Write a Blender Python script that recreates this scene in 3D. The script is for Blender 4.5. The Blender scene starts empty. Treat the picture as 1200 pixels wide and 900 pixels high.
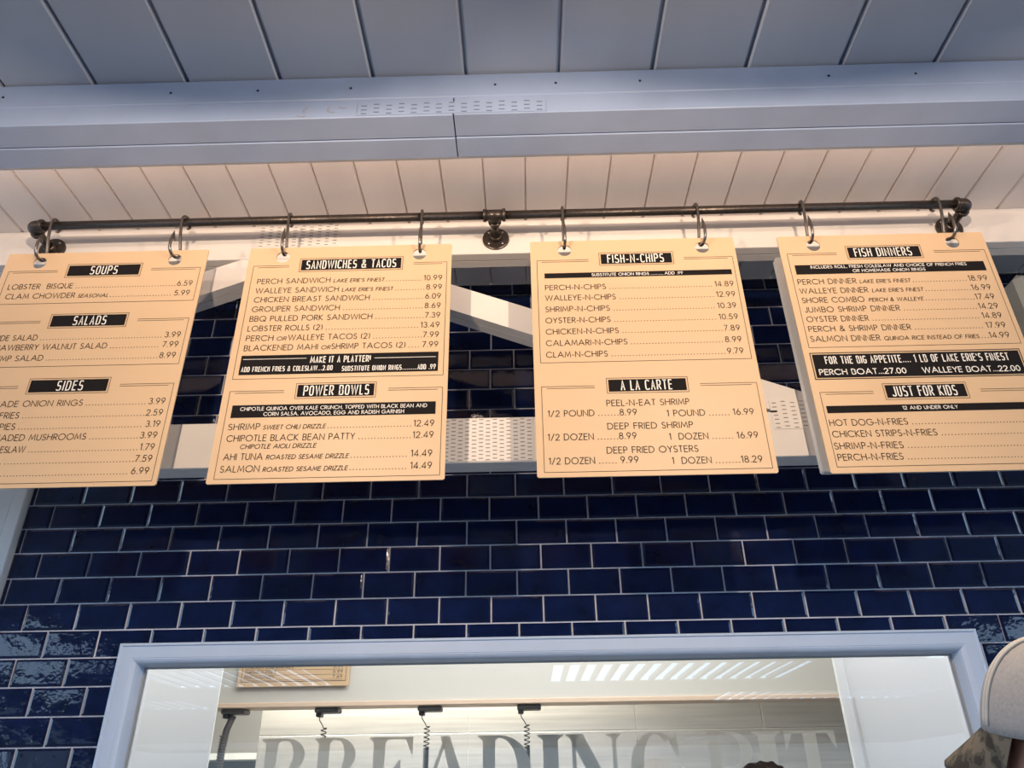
import bpy, bmesh, math, random
from mathutils import Vector, Matrix
random.seed(7)
S = bpy.context.scene
COL = S.collection
# ------------------------------------------------------------------ camera
cam_d = bpy.data.cameras.new('camera'); cam = bpy.data.objects.new('camera', cam_d); COL.objects.link(cam)
RV = Vector((0.99969947, 0.02078121, -0.01300399)); UV = Vector((0.02138836, -0.48017227, 0.87691341)); FV = Vector((-0.01197916, 0.87692801, 0.48047244))
CAM = Vector((0, 0, 1.55))
M3 = Matrix((RV, UV, -FV)).transposed().to_4x4()
cam.matrix_world = Matrix.Translation(CAM) @ M3
cam_d.sensor_width = 36; cam_d.lens = 26.5608; cam_d.clip_start = .02; cam_d.clip_end = 300
S.camera = cam
FPX = 885.36
def project(p):
    d = Vector(p) - CAM
    z = d.dot(FV)
    if z <= 0: return None
    return 600 + FPX*d.dot(RV)/z, 450 - FPX*d.dot(UV)/z
# ------------------------------------------------------------------ sky, lights, exposure
S.view_settings.view_transform = 'Standard'; S.view_settings.look = 'None'
S.view_settings.gamma = 1; S.view_settings.use_curve_mapping = False
S.view_settings.exposure = 0.0
w = bpy.data.worlds.new('sky'); S.world = w; w.use_nodes = True
bg = w.node_tree.nodes['Background']; bg.inputs[0].default_value = (.50, .72, 1.0, 1); bg.inputs[1].default_value = 4.0
def area_light(name, loc, size, power, color, target=None, sy=None):
    l = bpy.data.lights.new(name, 'AREA'); l.energy = power; l.color = color; l.size = size
    if sy: l.shape = 'RECTANGLE'; l.size_y = sy
    o = bpy.data.objects.new(name, l); COL.objects.link(o); o.location = loc
    if target is not None:
        o.rotation_euler = (Vector(target)-Vector(loc)).to_track_quat('-Z', 'Y').to_euler()
    return o
WARM = (1.0, .77, .57)
LAMPS = [(-.66, .61, 2.73), (.68, .61, 2.73)]
LAMP_W = 51
for p in LAMPS:
    l = bpy.data.lights.new('lamp_light', 'POINT'); l.energy = LAMP_W; l.color = WARM; l.shadow_soft_size = .02
    o = bpy.data.objects.new('lamp_light', l); COL.objects.link(o); o.location = p
area_light('strip_light', (0, 1.495, 3.072), 4.6, 4.0, (1, .76, .60), (0, 2.0, 3.26), .02)
area_light('kitchen_light', (0, 3.6, 3.3), 3.6, 26, (1, .97, .92), (0, 3.7, 0), 1.0)
area_light('kitchen_front_fill', (0, 2.66, 3.3), 4.6, 95, (1, .97, .93), (0, 2.68, 0), .3)  # added fill to brighten the partition fronts, no fixture of its own
area_light('kitchen_hood_fill', (-.75, 4.64, 2.9), 2.2, 100, (1, .96, .9), (-.75, 4.75, 0), .2)  # added fill to brighten the hood panels, not a hood lamp

# ------------------------------------------------------------------ materials
def mat(name, col, rough=.5, metal=0, var=0, vscale=8, bump=0, bscale=40, coat=0, spec=.5, stretch=None, coords='Object'):
    m = bpy.data.materials.new(name); m.use_nodes = True; nt = m.node_tree
    b = nt.nodes['Principled BSDF']; b.inputs['Roughness'].default_value = rough
    b.inputs['Metallic'].default_value = metal; b.inputs['Base Color'].default_value = (*col, 1)
    b.inputs['Specular IOR Level'].default_value = spec
    if coat: b.inputs['Coat Weight'].default_value = coat; b.inputs['Coat Roughness'].default_value = .03
    if var or bump:
        tc = nt.nodes.new('ShaderNodeNewGeometry'); mp = nt.nodes.new('ShaderNodeMapping')
        nt.links.new(tc.outputs['Position'], mp.inputs[0])
        if stretch: mp.inputs['Scale'].default_value = stretch
    if var:
        n = nt.nodes.new('ShaderNodeTexNoise'); n.inputs['Scale'].default_value = vscale; n.inputs['Detail'].default_value = 5
        nt.links.new(mp.outputs[0], n.inputs['Vector'])
        r = nt.nodes.new('ShaderNodeValToRGB')
        r.color_ramp.elements[0].position = .3; r.color_ramp.elements[1].position = .7
        r.color_ramp.elements[0].color = (*[c*(1-var) for c in col], 1); r.color_ramp.elements[1].color = (*[min(1, c*(1+var)) for c in col], 1)
        nt.links.new(n.outputs[0], r.inputs[0]); nt.links.new(r.outputs[0], b.inputs['Base Color'])
    if bump:
        n2 = nt.nodes.new('ShaderNodeTexNoise'); n2.inputs['Scale'].default_value = bscale; n2.inputs['Detail'].default_value = 3
        nt.links.new(mp.outputs[0], n2.inputs['Vector'])
        bp = nt.nodes.new('ShaderNodeBump'); bp.inputs['Strength'].default_value = bump; bp.inputs['Distance'].default_value = .01
        nt.links.new(n2.outputs[0], bp.inputs['Height']); nt.links.new(bp.outputs[0], b.inputs['Normal'])
    return m
M = dict(
    cream=mat('cream_paint', (.84, .79, .74), .5, var=.05, vscale=5, bump=.06, bscale=25),
    plank=mat('plank_paint', (.86, .78, .73), .45, var=.05, vscale=6, bump=.08, bscale=20, stretch=(1, .3, 1)),
    outer=mat('grey_blue_plank_paint', (.37, .41, .49), .45, var=.05, vscale=4, bump=.08, bscale=20, stretch=(1, .25, 1)),
    beam=mat('pale_blue_beam_paint', (.29, .36, .51), .4, var=.06, vscale=7, bump=.12, bscale=14),
    frame=mat('pale_blue_frame_paint', (.55, .65, .81), .35, var=.03, vscale=9),
    tile=mat('navy_glaze', (.0035, .009, .046), .06, var=.35, vscale=14, bump=.10, bscale=22, spec=.5),
    grout=mat('grout', (.70, .70, .80), .8, var=.08, vscale=60),
    iron=mat('black_iron', (.085, .070, .060), .33, metal=.8, var=.2, vscale=90, bump=.1, bscale=200),
    steel=mat('hook_steel', (.22, .20, .18), .3, metal=1),
    screw=mat('screw_steel', (.6, .58, .55), .35, metal=1),
    board=mat('tan_board', (.71, .485, .285), .5, var=.02, vscale=3),
    white=mat('white_board_back', (.78, .76, .72), .5),
    ink=mat('dark_ink', (.040, .032, .028), .8, spec=.1), black=mat('black_print', (.014, .012, .012), .8, spec=.1),
    wink=mat('white_print', (.85, .80, .72), .5),
    slot_shade_blue=mat('beam_slot_shade', (.14, .17, .24), .6), groove=mat('slot_shade_and_crack', (.33, .30, .28), .7),  # dark tones stand for shade inside the nail plate slots
    dark=mat('dark_gap', (.01, .01, .012), .8),
    kwall=mat('kitchen_white_panel', (.72, .71, .68), .35), soffit=mat('kitchen_soffit', (.68, .65, .59), .5),
    soffit_edge=mat('kitchen_soffit_trim', (.80, .60, .45), .5),
    hood=mat('brushed_steel', (.70, .68, .65), .4, metal=.35, var=.12, vscale=6, stretch=(.3, 1, 9)),
    kdark=mat('kitchen_shelf_grey', (.16, .155, .15), .5), hose=mat('grey_hose', (.10, .09, .085), .5),
    blk=mat('black_plastic', (.02, .02, .02), .4),
    vinyl=mat('frosted_vinyl', (.92, .91, .89), .6),
    caulk=mat('caulk', (.33, .34, .36), .6),
    greybox=mat('grey_box', (.36, .38, .36), .5),
    ground=mat('paving', (.20, .20, .20), .8, var=.1, vscale=2), roof=mat('roof_boards', (.30, .31, .33), .6),
    far=mat('far_sky_blocker', (.30, .31, .30), .8), counter=mat('base_wall_paint', (.55, .60, .68), .5),
    mesh=mat('cap_mesh', (.30, .285, .275), .85, var=.1, vscale=260, bump=.12, bscale=700), capseam=mat('cap_piping', (.50, .47, .42), .8),
    camo=None, skin=mat('skin', (.42, .19, .13), .5, var=.08, vscale=30), hair=mat('dark_hair', (.012, .009, .008), .5, bump=.6, bscale=160, stretch=(1, 1, .3)),
    shirt=mat('grey_shirt', (.20, .22, .25), .8), shirt2=mat('black_shirt', (.03, .03, .035), .8),
    trousers=mat('denim', (.06, .08, .14), .8), shoe=mat('shoe', (.05, .045, .04), .6), eye=mat('eye_white', (.8, .8, .78), .2),
)
def camo():
    m = mat('camouflage_cloth', (.2, .2, .2), .85); nt = m.node_tree; b = nt.nodes['Principled BSDF']
    g = nt.nodes.new('ShaderNodeNewGeometry'); n = nt.nodes.new('ShaderNodeTexNoise'); n.inputs['Scale'].default_value = 55; n.inputs['Detail'].default_value = 2
    r = nt.nodes.new('ShaderNodeValToRGB'); r.color_ramp.interpolation = 'CONSTANT'
    e = r.color_ramp.elements; e[0].color = (.025, .021, .016, 1); e[1].position = .47; e[1].color = (.065, .06, .042, 1)
    k = e.new(.58); k.color = (.12, .10, .075, 1)
    nt.links.new(g.outputs['Position'], n.inputs['Vector']); nt.links.new(n.outputs[0], r.inputs[0]); nt.links.new(r.outputs[0], b.inputs['Base Color'])
    return m
M['camo'] = camo()
def glass():
    m = bpy.data.materials.new('window_glass'); m.use_nodes = True; nt = m.node_tree; nt.nodes.clear()
    o = nt.nodes.new('ShaderNodeOutputMaterial'); mx = nt.nodes.new('ShaderNodeMixShader'); t = nt.nodes.new('ShaderNodeBsdfTransparent')
    g = nt.nodes.new('ShaderNodeBsdfGlossy'); g.inputs['Roughness'].default_value = .012; f = nt.nodes.new('ShaderNodeFresnel'); f.inputs[0].default_value = 1.75
    t.inputs[0].default_value = (.95, .97, .96, 1)
    nt.links.new(f.outputs[0], mx.inputs[0]); nt.links.new(t.outputs[0], mx.inputs[1]); nt.links.new(g.outputs[0], mx.inputs[2]); nt.links.new(mx.outputs[0], o.inputs[0])
    return m
M['glass'] = glass()
def vinyl():
    m = M['vinyl']; nt = m.node_tree; b = nt.nodes['Principled BSDF']; o = nt.nodes['Material Output']
    t = nt.nodes.new('ShaderNodeBsdfTranslucent'); t.inputs[0].default_value = (.86, .85, .83, 1); mx = nt.nodes.new('ShaderNodeMixShader'); mx.inputs[0].default_value = .2
    nt.links.new(b.outputs[0], mx.inputs[1]); nt.links.new(t.outputs[0], mx.inputs[2]); nt.links.new(mx.outputs[0], o.inputs[0])
vinyl()
# ------------------------------------------------------------------ helpers
def mesh_obj(name, bm, m, parent=None, smooth=False, mats=None):
    me = bpy.data.meshes.new(name); bmesh.ops.recalc_face_normals(bm, faces=bm.faces) if not smooth == 'flat' else None
    bm.to_mesh(me); bm.free()
    if mats: [me.materials.append(x) for x in mats]
    else: me.materials.append(m)
    if smooth is True:
        for p in me.polygons: p.use_smooth = True
    o = bpy.data.objects.new(name, me); COL.objects.link(o)
    if parent: o.parent = parent
    return o
def tag(o, label, cat, group=None, kind=None):
    o['label'] = label; o['category'] = cat
    if group: o['group'] = group
    if kind: o['kind'] = kind
    return o
def thing(name, label, cat, loc=(0, 0, 0), group=None):
    o = bpy.data.objects.new(name, None); o.empty_display_size = .05; COL.objects.link(o); o.location = loc
    return tag(o, label, cat, group)
def struct(o): o['kind'] = 'structure'; return o
def sempty(name):
    o = bpy.data.objects.new(name, None); COL.objects.link(o); return struct(o)
def box(bm, x0, x1, y0, y1, z0, z1, bev=0):
    vs = [bm.verts.new((x, y, z)) for x in (x0, x1) for y in (y0, y1) for z in (z0, z1)]
    fs = [(0, 1, 3, 2), (4, 6, 7, 5), (0, 4, 5, 1), (2, 3, 7, 6), (0, 2, 6, 4), (1, 5, 7, 3)]
    faces = [bm.faces.new([vs[i] for i in f]) for f in fs]
    if bev:
        es = {e for f in faces for e in f.edges}
        bmesh.ops.bevel(bm, geom=list(es), offset=bev, segments=1, affect='EDGES')
def boxo(name, ext, m, parent=None, bev=0):
    bm = bmesh.new(); box(bm, *ext, bev=bev); return mesh_obj(name, bm, M[m], parent)
def prism(bm, pts, y0, y1):   # polygon in XZ extruded along Y
    a = [bm.verts.new((x, y0, z)) for x, z in pts]; b = [bm.verts.new((x, y1, z)) for x, z in pts]
    n = len(pts); bm.faces.new(a); bm.faces.new(b[::-1])
    for i in range(n): bm.faces.new((a[i], b[i], b[(i+1) % n], a[(i+1) % n]))
def tube(bm, path, rad, seg=12, cap=True):
    P = [Vector(p) for p in path]; n = len(P); rings = []
    up = Vector((0, 0, 1)); prev = None
    for i, p in enumerate(P):
        t = (P[min(i+1, n-1)]-P[max(i-1, 0)]).normalized()
        if prev is None:
            a = t.cross(up); a = t.cross(Vector((1, 0, 0))) if a.length < .05 else a
        else: a = prev - t*prev.dot(t)
        a.normalize(); prev = a; b = t.cross(a)
        r = rad[i] if isinstance(rad, (list, tuple)) else rad
        rings.append([bm.verts.new(p + a*math.cos(2*math.pi*k/seg)*r + b*math.sin(2*math.pi*k/seg)*r) for k in range(seg)])
    for i in range(n-1):
        for k in range(seg):
            bm.faces.new((rings[i][k], rings[i][(k+1) % seg], rings[i+1][(k+1) % seg], rings[i+1][k]))
    if cap: bm.faces.new(rings[0][::-1]); bm.faces.new(rings[-1])
def loft(bm, rings, close=True):
    V = [[bm.verts.new(p) for p in r] for r in rings]; n = len(V[0])
    for a, b in zip(V, V[1:]):
        for k in range(n): bm.faces.new((a[k], a[(k+1) % n], b[(k+1) % n], b[k]))
    if close: bm.faces.new(V[0][::-1]); bm.faces.new(V[-1])
# ------------------------------------------------------------------ constants of the place
D = 2.288            # tiled wall plane
ZC = 3.225           # narrow-plank ceiling
YT = 1.93            # truss front face
# window opening
WX0, WX1, WZ1, WZ0 = -1.176, 1.283, 1.957, 1.05
# ================================================================== SETTING
fl = boxo('floor', (-30, 30, -40, 6.2, -.1, 0), 'ground'); struct(fl)
# tiled wall: backing with a window hole
bm = bmesh.new()
for e in ((-1.59, WX0, D, D+.12, .9, ZC), (WX1, 2.9, D, D+.12, .9, ZC), (WX0, WX1, D, D+.12, WZ1, ZC), (WX0, WX1, D, D+.12, .9, WZ0)): box(bm, *e)
wall = mesh_obj('wall_back', bm, M['grout']); struct(wall)
base = boxo('wall_base', (-2.9, 2.9, D-.05, D+.12, 0, .9), 'counter'); struct(base)
PX, PZ = .155, .0783; GAP = .0046
R0Z = 2.3932; X00 = -1.4519
def tile_mesh(wd, ht):
    bm = bmesh.new(); b = min(.0065, wd*.35, ht*.35); r = .0045; e = .0012
    lv = [(0, 0), (0, e), (b, r)]
    rings = []
    for ins, pr in ((0, 0), (0, .0018), (b, r)):
        rings.append([bm.verts.new((x, -pr, z)) for x, z in ((-wd/2+ins, -ht/2+ins), (wd/2-ins, -ht/2+ins), (wd/2-ins, ht/2-ins), (-wd/2+ins, ht/2-ins))])
    for a, c in zip(rings, rings[1:]):
        for k in range(4): bm.faces.new((a[k], a[(k+1) % 4], c[(k+1) % 4], c[k]))
    bm.faces.new(rings[-1])
    bmesh.ops.recalc_face_normals(bm, faces=bm.faces)
    # make the front face look to -Y
    me = bpy.data.meshes.new('tile'); bm.to_mesh(me); bm.free(); me.materials.append(M['tile']); return me
cache = {}
BOARDS = [(-1.552, 3.025, 1.80), (-.812, 3.025, 1.80), (.036, 3.025, 1.80), (.777, 3.019, 1.796)]
BW, BH = .612, .762
def hidden(p):
    d = Vector(p)-CAM
    for x, z, y in BOARDS:
        t = y/d.y; q = CAM + d*t
        if x+.02 < q.x < x+BW-.02 and z-BH+.02 < q.z < z-.02: return True
    return False
offs = {1: -.334, 2: -.787, 5: -.295, 6: .234-1, 7: -.227, 8: .242-1, 10: .236-1, -9: -.36, -8: -.81, -7: -.30}
tiles = []; LT = []
for row in range(-11, 19):
    zt, zb = R0Z-PZ*(row-1), R0Z-PZ*row
    zt -= GAP/2; zb += GAP/2
    off = offs.get(row, (-.30 if row % 2 else -.78) + random.uniform(-.02, .02))
    for i in range(-2, 30):
        x0 = X00 + (i+off)*PX + GAP/2; x1 = x0+PX-GAP
        x0 = max(x0, -1.588); x1 = min(x1, 2.85)
        t = min(zt, ZC-.002); b = zb
        if x1-x0 < .008 or t-b < .008: continue
        segs = [(x0, x1, b, t)]
        if b < WZ1-.01 and t > WZ0 and x1 > WX0+.01 and x0 < WX1-.01:
            if t > WZ1+.008:
                segs = [(max(x0, WX0+.004), min(x1, WX1-.004), WZ1-.006, t)]
                if x0 < WX0: LT.append([(x0, b), (WX0+.006, b), (WX0+.006, WZ1-.006), (x1, WZ1-.006), (x1, t), (x0, t)]); segs = []
                elif x1 > WX1: LT.append([(x0, WZ1-.006), (WX1-.006, WZ1-.006), (WX1-.006, b), (x1, b), (x1, t), (x0, t)]); segs = []
            else:
                segs = []
                if x0 < WX0: segs.append((x0, WX0+.012, b, t))
                if x1 > WX1: segs.append((WX1-.012, x1, b, t))
        for s in segs:
            if s[1]-s[0] > .008: tiles.append(s)
vis, rest = [], []
for s in tiles:
    c = ((s[0]+s[1])/2, D, (s[2]+s[3])/2); q = project(c)
    ok = q and -25 < q[0] < 1225 and -10 < q[1] < 915 and not hidden(c)
    (vis if ok and (s[1]-s[0]) > .03 else rest).append(s)
vis.sort(key=lambda s: (Vector(((s[0]+s[1])/2, D, (s[2]+s[3])/2))-CAM).length)
rest += vis[300:]; vis = vis[:300]
def get_tile(wd, ht):
    k = (round(wd, 3), round(ht, 3))
    if k not in cache: cache[k] = tile_mesh(*k)
    return cache[k]
for s in vis:
    o = bpy.data.objects.new('tile', get_tile(s[1]-s[0], s[3]-s[2])); COL.objects.link(o); o.parent = wall
    o.location = ((s[0]+s[1])/2, D-.0012, (s[2]+s[3])/2)
    o.rotation_euler = (math.radians(random.gauss(0, .35)), 0, math.radians(random.gauss(0, .35)))
for pts in LT:      # the two notched tiles at the window corners
    bm = bmesh.new(); f = bm.faces.new([bm.verts.new((x, D-.003, z)) for x, z in pts]); bmesh.ops.recalc_face_normals(bm, faces=[f])
    if f.normal.y > 0: f.normal_flip()
    bmesh.ops.inset_region(bm, faces=[f], thickness=.0065, depth=.0027, use_even_offset=True)
    mesh_obj('tile', bm, M['tile'], wall, 'flat')
bm = bmesh.new()
for s in rest:
    me = get_tile(s[1]-s[0], s[3]-s[2]); n0 = len(bm.verts); bm.from_mesh(me); bm.verts.ensure_lookup_table()
    R = Matrix.Rotation(math.radians(random.gauss(0, .35)), 4, 'X') @ Matrix.Rotation(math.radians(random.gauss(0, .35)), 4, 'Z')
    for v in bm.verts[n0:]: v.co = R @ v.co + Vector(((s[0]+s[1])/2, D-.0012, (s[2]+s[3])/2))
o = mesh_obj('tiles', bm, M['tile'], wall, smooth='flat'); o['kind'] = 'stuff'
# ceilings ------------------------------------------------------------
ceil_n = boxo('ceiling', (-2.9, 2.9, 1.42, D+.1, ZC+.012, ZC+.06), 'plank'); struct(ceil_n)
def plank_mesh(wd, ln, y0, th, ch, m):
    bm = bmesh.new(); h = wd/2
    prof = [(-h, th), (-h, ch), (-h+ch*.8, 0), (h-ch*.8, 0), (h, ch), (h, th)]
    a = [bm.verts.new((x, y0, z)) for x, z in prof]; b = [bm.verts.new((x, y0+ln, z)) for x, z in prof]
    for i in range(5): bm.faces.new((a[i], a[i+1], b[i+1], b[i]))
    bm.faces.new(a[::-1]); bm.faces.new(b)
    me = bpy.data.meshes.new('plank'); bmesh.ops.recalc_face_normals(bm, faces=bm.faces); bm.to_mesh(me); bm.free(); me.materials.append(M[m]); return me
pm = plank_mesh(.1265, .83, 1.455, .014, .006, 'plank')
x = -.102+.129*.5 - 22*.129
while x < 2.85:
    o = bpy.data.objects.new('plank', pm); COL.objects.link(o); o.parent = ceil_n; o.location = (x, 0, ZC+random.uniform(-.0005, .0005)); x += .129
ceil_o = boxo('ceiling_outer', (-5.6, 5.6, -2.0, 1.36, 3.214, 3.26), 'outer'); struct(ceil_o)
pm2 = plank_mesh(.2365, 3.36, -2.0, .020, .007, 'outer')
x = -.127+.2425*.5 - 22*.2425
while x < 5.4:
    o = bpy.data.objects.new('plank', pm2); COL.objects.link(o); o.parent = ceil_o; o.location = (x, 0, 3.2+random.uniform(-.001, .001)); x += .2425
# beam between the two ceilings ---------------------------------------
beam = sempty('trim_1')
for x0, x1, dz in ((-2.9, -.157, 0), (-.154, 2.9, .0015)):
    boxo('beam_board', (x0, x1, 1.332, 1.405, 3.052+dz, 3.115), 'beam', beam, .002)
    boxo('beam_board', (x0, x1, 1.407, 1.475, 3.050+dz, 3.23), 'beam', beam, .002)
boxo('beam_fascia', (-2.9, 2.9, 1.338, 1.405, 3.115, 3.2), 'beam', beam, .002)
boxo('beam_moulding', (-2.9, 2.9, 1.328, 1.338, 3.113, 3.196), 'beam', beam, .003)
bm = bmesh.new()
for x in [-1.32, -.885, -.66, -.42, -.05, .105, .32, .8, 1.02]: box(bm, x-.0025, x+.0025, 1.3255, 1.3285, 3.150, 3.1545)
mesh_obj('nail_hole', bm, M['dark'], beam)['kind'] = 'stuff'
def nail_plate(x0, x1, z0, z1, y, parent, m, cols, dashw=.012, rows=None, sm='groove'):
    p = boxo('nail_plate', (x0, x1, y-.002, y+.001, z0, z1), m, parent)
    bm = bmesh.new(); rows = rows or int((z1-z0)/.0115); cw = (x1-x0)/cols; rh = (z1-z0)/rows
    for c in range(cols):
        for r in range(rows):
            cx = x0+(c+.5)*cw; cz = z0+(r+.5+(.35 if c % 2 else 0)-.17)*rh
            box(bm, cx-dashw/2, cx+dashw/2, y-.0032, y-.0015, cz-.0011, cz+.0011)  # raised dashes, slot shade put into their colour
    o = mesh_obj('plate_teeth', bm, M[sm], p); o['kind'] = 'stuff'
nail_plate(-.397, .077, 3.056, 3.098, 1.332, beam, 'beam', 15, .014, 3, 'slot_shade_blue')
sl = thing('light_strip', 'warm linear light strip along the hidden back of the beam', 'light strip', (0, 1.476, 3.06))
bm = bmesh.new(); box(bm, -2.3, 2.3, 0, .012, -.004, .022, .002); mesh_obj('housing', bm, M['white'], sl)
# left end post, right return -----------------------------------------
post = sempty('trim_2')
boxo('corner_trim', (-1.632, -1.59, D-.03, D+.12, 0, ZC), 'cream', post, .003)
boxo('corner_board', (-1.80, -1.636, D-.022, D+.12, 0, ZC), 'cream', post, .003)
nail_plate(-1.78, -1.655, 1.98, 2.21, D-.022, post, 'cream', 6)
boxo('wall_left', (-2.9, -1.802, D, D+.12, 0, ZC), 'counter'); struct(bpy.data.objects['wall_left'])
# ================================================================== TRUSS
truss = thing('roof_truss', 'cream painted timber roof truss spanning above the blue tiled wall', 'truss', (0, YT, 2.363))
def tr(o): o.matrix_parent_inverse = Matrix.Translation((0, -YT, -2.363)); return o
for k, (y0, y1) in enumerate(((YT, YT+.036), (YT+.038, YT+.074))):
    dz = .001*k
    tr(boxo('top_chord', (-2.9, 2.9, y0, y1, 3.088+dz, ZC), 'cream', truss, .002))
    tr(boxo('bottom_chord', (-2.9, 2.9, y0, y1, 2.363+dz, 2.500), 'cream', truss, .002))
    for sgn in (-1, 1):
        xc = -.70; sl = .40
        L = 1.72
        top0, bot0 = 3.165, 3.070
        pts = [(xc, 3.086), (xc, bot0), (xc+sgn*(bot0-2.502)/sl, 2.502), (xc+sgn*(top0-2.502)/sl, 2.502), (xc+sgn*(top0-3.086)/sl, 3.086)]
        pts = [(a, b) for a, b in pts]
        bm = bmesh.new(); prism(bm, pts, y0+.0006, y1-.0006); tr(mesh_obj('rafter', bm, M['cream'], truss))
for a in ((-.222, .03, 2.366, 2.497, 13), (-.854, -.585, 3.135, 3.222, 10)):
    nail_plate(a[0], a[1], a[2], a[3], YT, truss, 'cream', a[4])
# gusset plate following the rafter foot on the right
nail_plate(.705, .86, 2.445, 2.535, YT, truss, 'cream', 6)
boxo('plate_gap', (.705, .722, YT-.0036, YT-.001, 2.497, 2.502), 'dark', truss)
for o in list(truss.children): o.matrix_parent_inverse = Matrix.Translation((0, -YT, -2.363))
# ================================================================== PIPE RAIL
ZP, YP = 3.144, 1.812
rail = thing('pipe_rail', 'dark iron pipe rail on three flanges below the plank ceiling', 'rail', (0, YT, ZP))
def rp(o): o.matrix_parent_inverse = Matrix.Translation((0, -YT, -ZP)); return o
XL, XR, XM = -1.525, 1.392, -.072
for a, b in ((XL, XM), (XM, XR)):
    bm = bmesh.new(); tube(bm, [(a+.01, YP, ZP), (b-.01, YP, ZP)], .0134, 20); rp(mesh_obj('pipe', bm, M['iron'], rail, True))
for xx in (XL, XM, XR):
    bm = bmesh.new(); tube(bm, [(xx, YP+.005, ZP), (xx, YT-.012, ZP)], .0134, 20); rp(mesh_obj('nipple', bm, M['iron'], rail, True))
    bm = bmesh.new()   # flange: disc with hub
    prof = [(.0, 0), (.043, 0), (.043, .0065), (.040, .0085), (.022, .0105), (.020, .024), (.0175, .026), (.0, .026)]
    seg = 32; rings = []
    for r, d in prof[1:-1]: rings.append([bm.verts.new((xx+r*math.cos(2*math.pi*k/seg), YT-d, ZP+r*math.sin(2*math.pi*k/seg))) for k in range(seg)])
    for A, B_ in zip(rings, rings[1:]):
        for k in range(seg): bm.faces.new((A[k], A[(k+1) % seg], B_[(k+1) % seg], B_[k]))
    bm.faces.new(rings[0]); bm.faces.new(rings[-1])
    fo = mesh_obj('flange', bm, M['iron'], rail, 'x'); rp(fo)
    for k in range(4):
        an = math.pi/4+k*math.pi/2; bm = bmesh.new()
        bmesh.ops.create_uvsphere(bm, u_segments=10, v_segments=6, radius=.0042)
        for v in bm.verts: v.co.y *= .5
        so = mesh_obj('screw', bm, M['screw'], fo, True); so.location = (xx+.031*math.cos(an), YT-.009, ZP+.031*math.sin(an))
def collar(bm, p, ax, r, ln, seg=20):
    p = Vector(p); ax = Vector(ax); tube(bm, [p-ax*ln/2, p-ax*ln*.35, p+ax*ln*.35, p+ax*ln/2], [r*.95, r, r, r*.95], seg)
bm = bmesh.new()
tube(bm, [(XM-.032, YP, ZP), (XM+.032, YP, ZP)], .0175, 20); collar(bm, (XM-.030, YP, ZP), (1, 0, 0), .0205, .010); collar(bm, (XM+.030, YP, ZP), (1, 0, 0), .0205, .010)
tube(bm, [(XM, YP, ZP), (XM, YP+.033, ZP)], .0175, 20); collar(bm, (XM, YP+.031, ZP), (0, 1, 0), .0205, .010)
rp(mesh_obj('tee_fitting', bm, M['iron'], rail, True))
for xx, sg in ((XL, 1), (XR, -1)):
    bm = bmesh.new(); pth = [(xx+sg*.034, YP, ZP), (xx+sg*.018, YP, ZP)]
    for k in range(7):
        a = k/6*math.pi/2; pth.append((xx+sg*.015*(1-math.sin(a)), YP+.015*(1-math.cos(a)), ZP))
    pth.append((xx, YP+.034, ZP)); tube(bm, pth, .0180, 20)
    collar(bm, (xx+sg*.032, YP, ZP), (1, 0, 0), .0212, .010); collar(bm, (xx, YP+.032, ZP), (0, 1, 0), .0212, .010)
    rp(mesh_obj('elbow_fitting', bm, M['iron'], rail, True))
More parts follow.
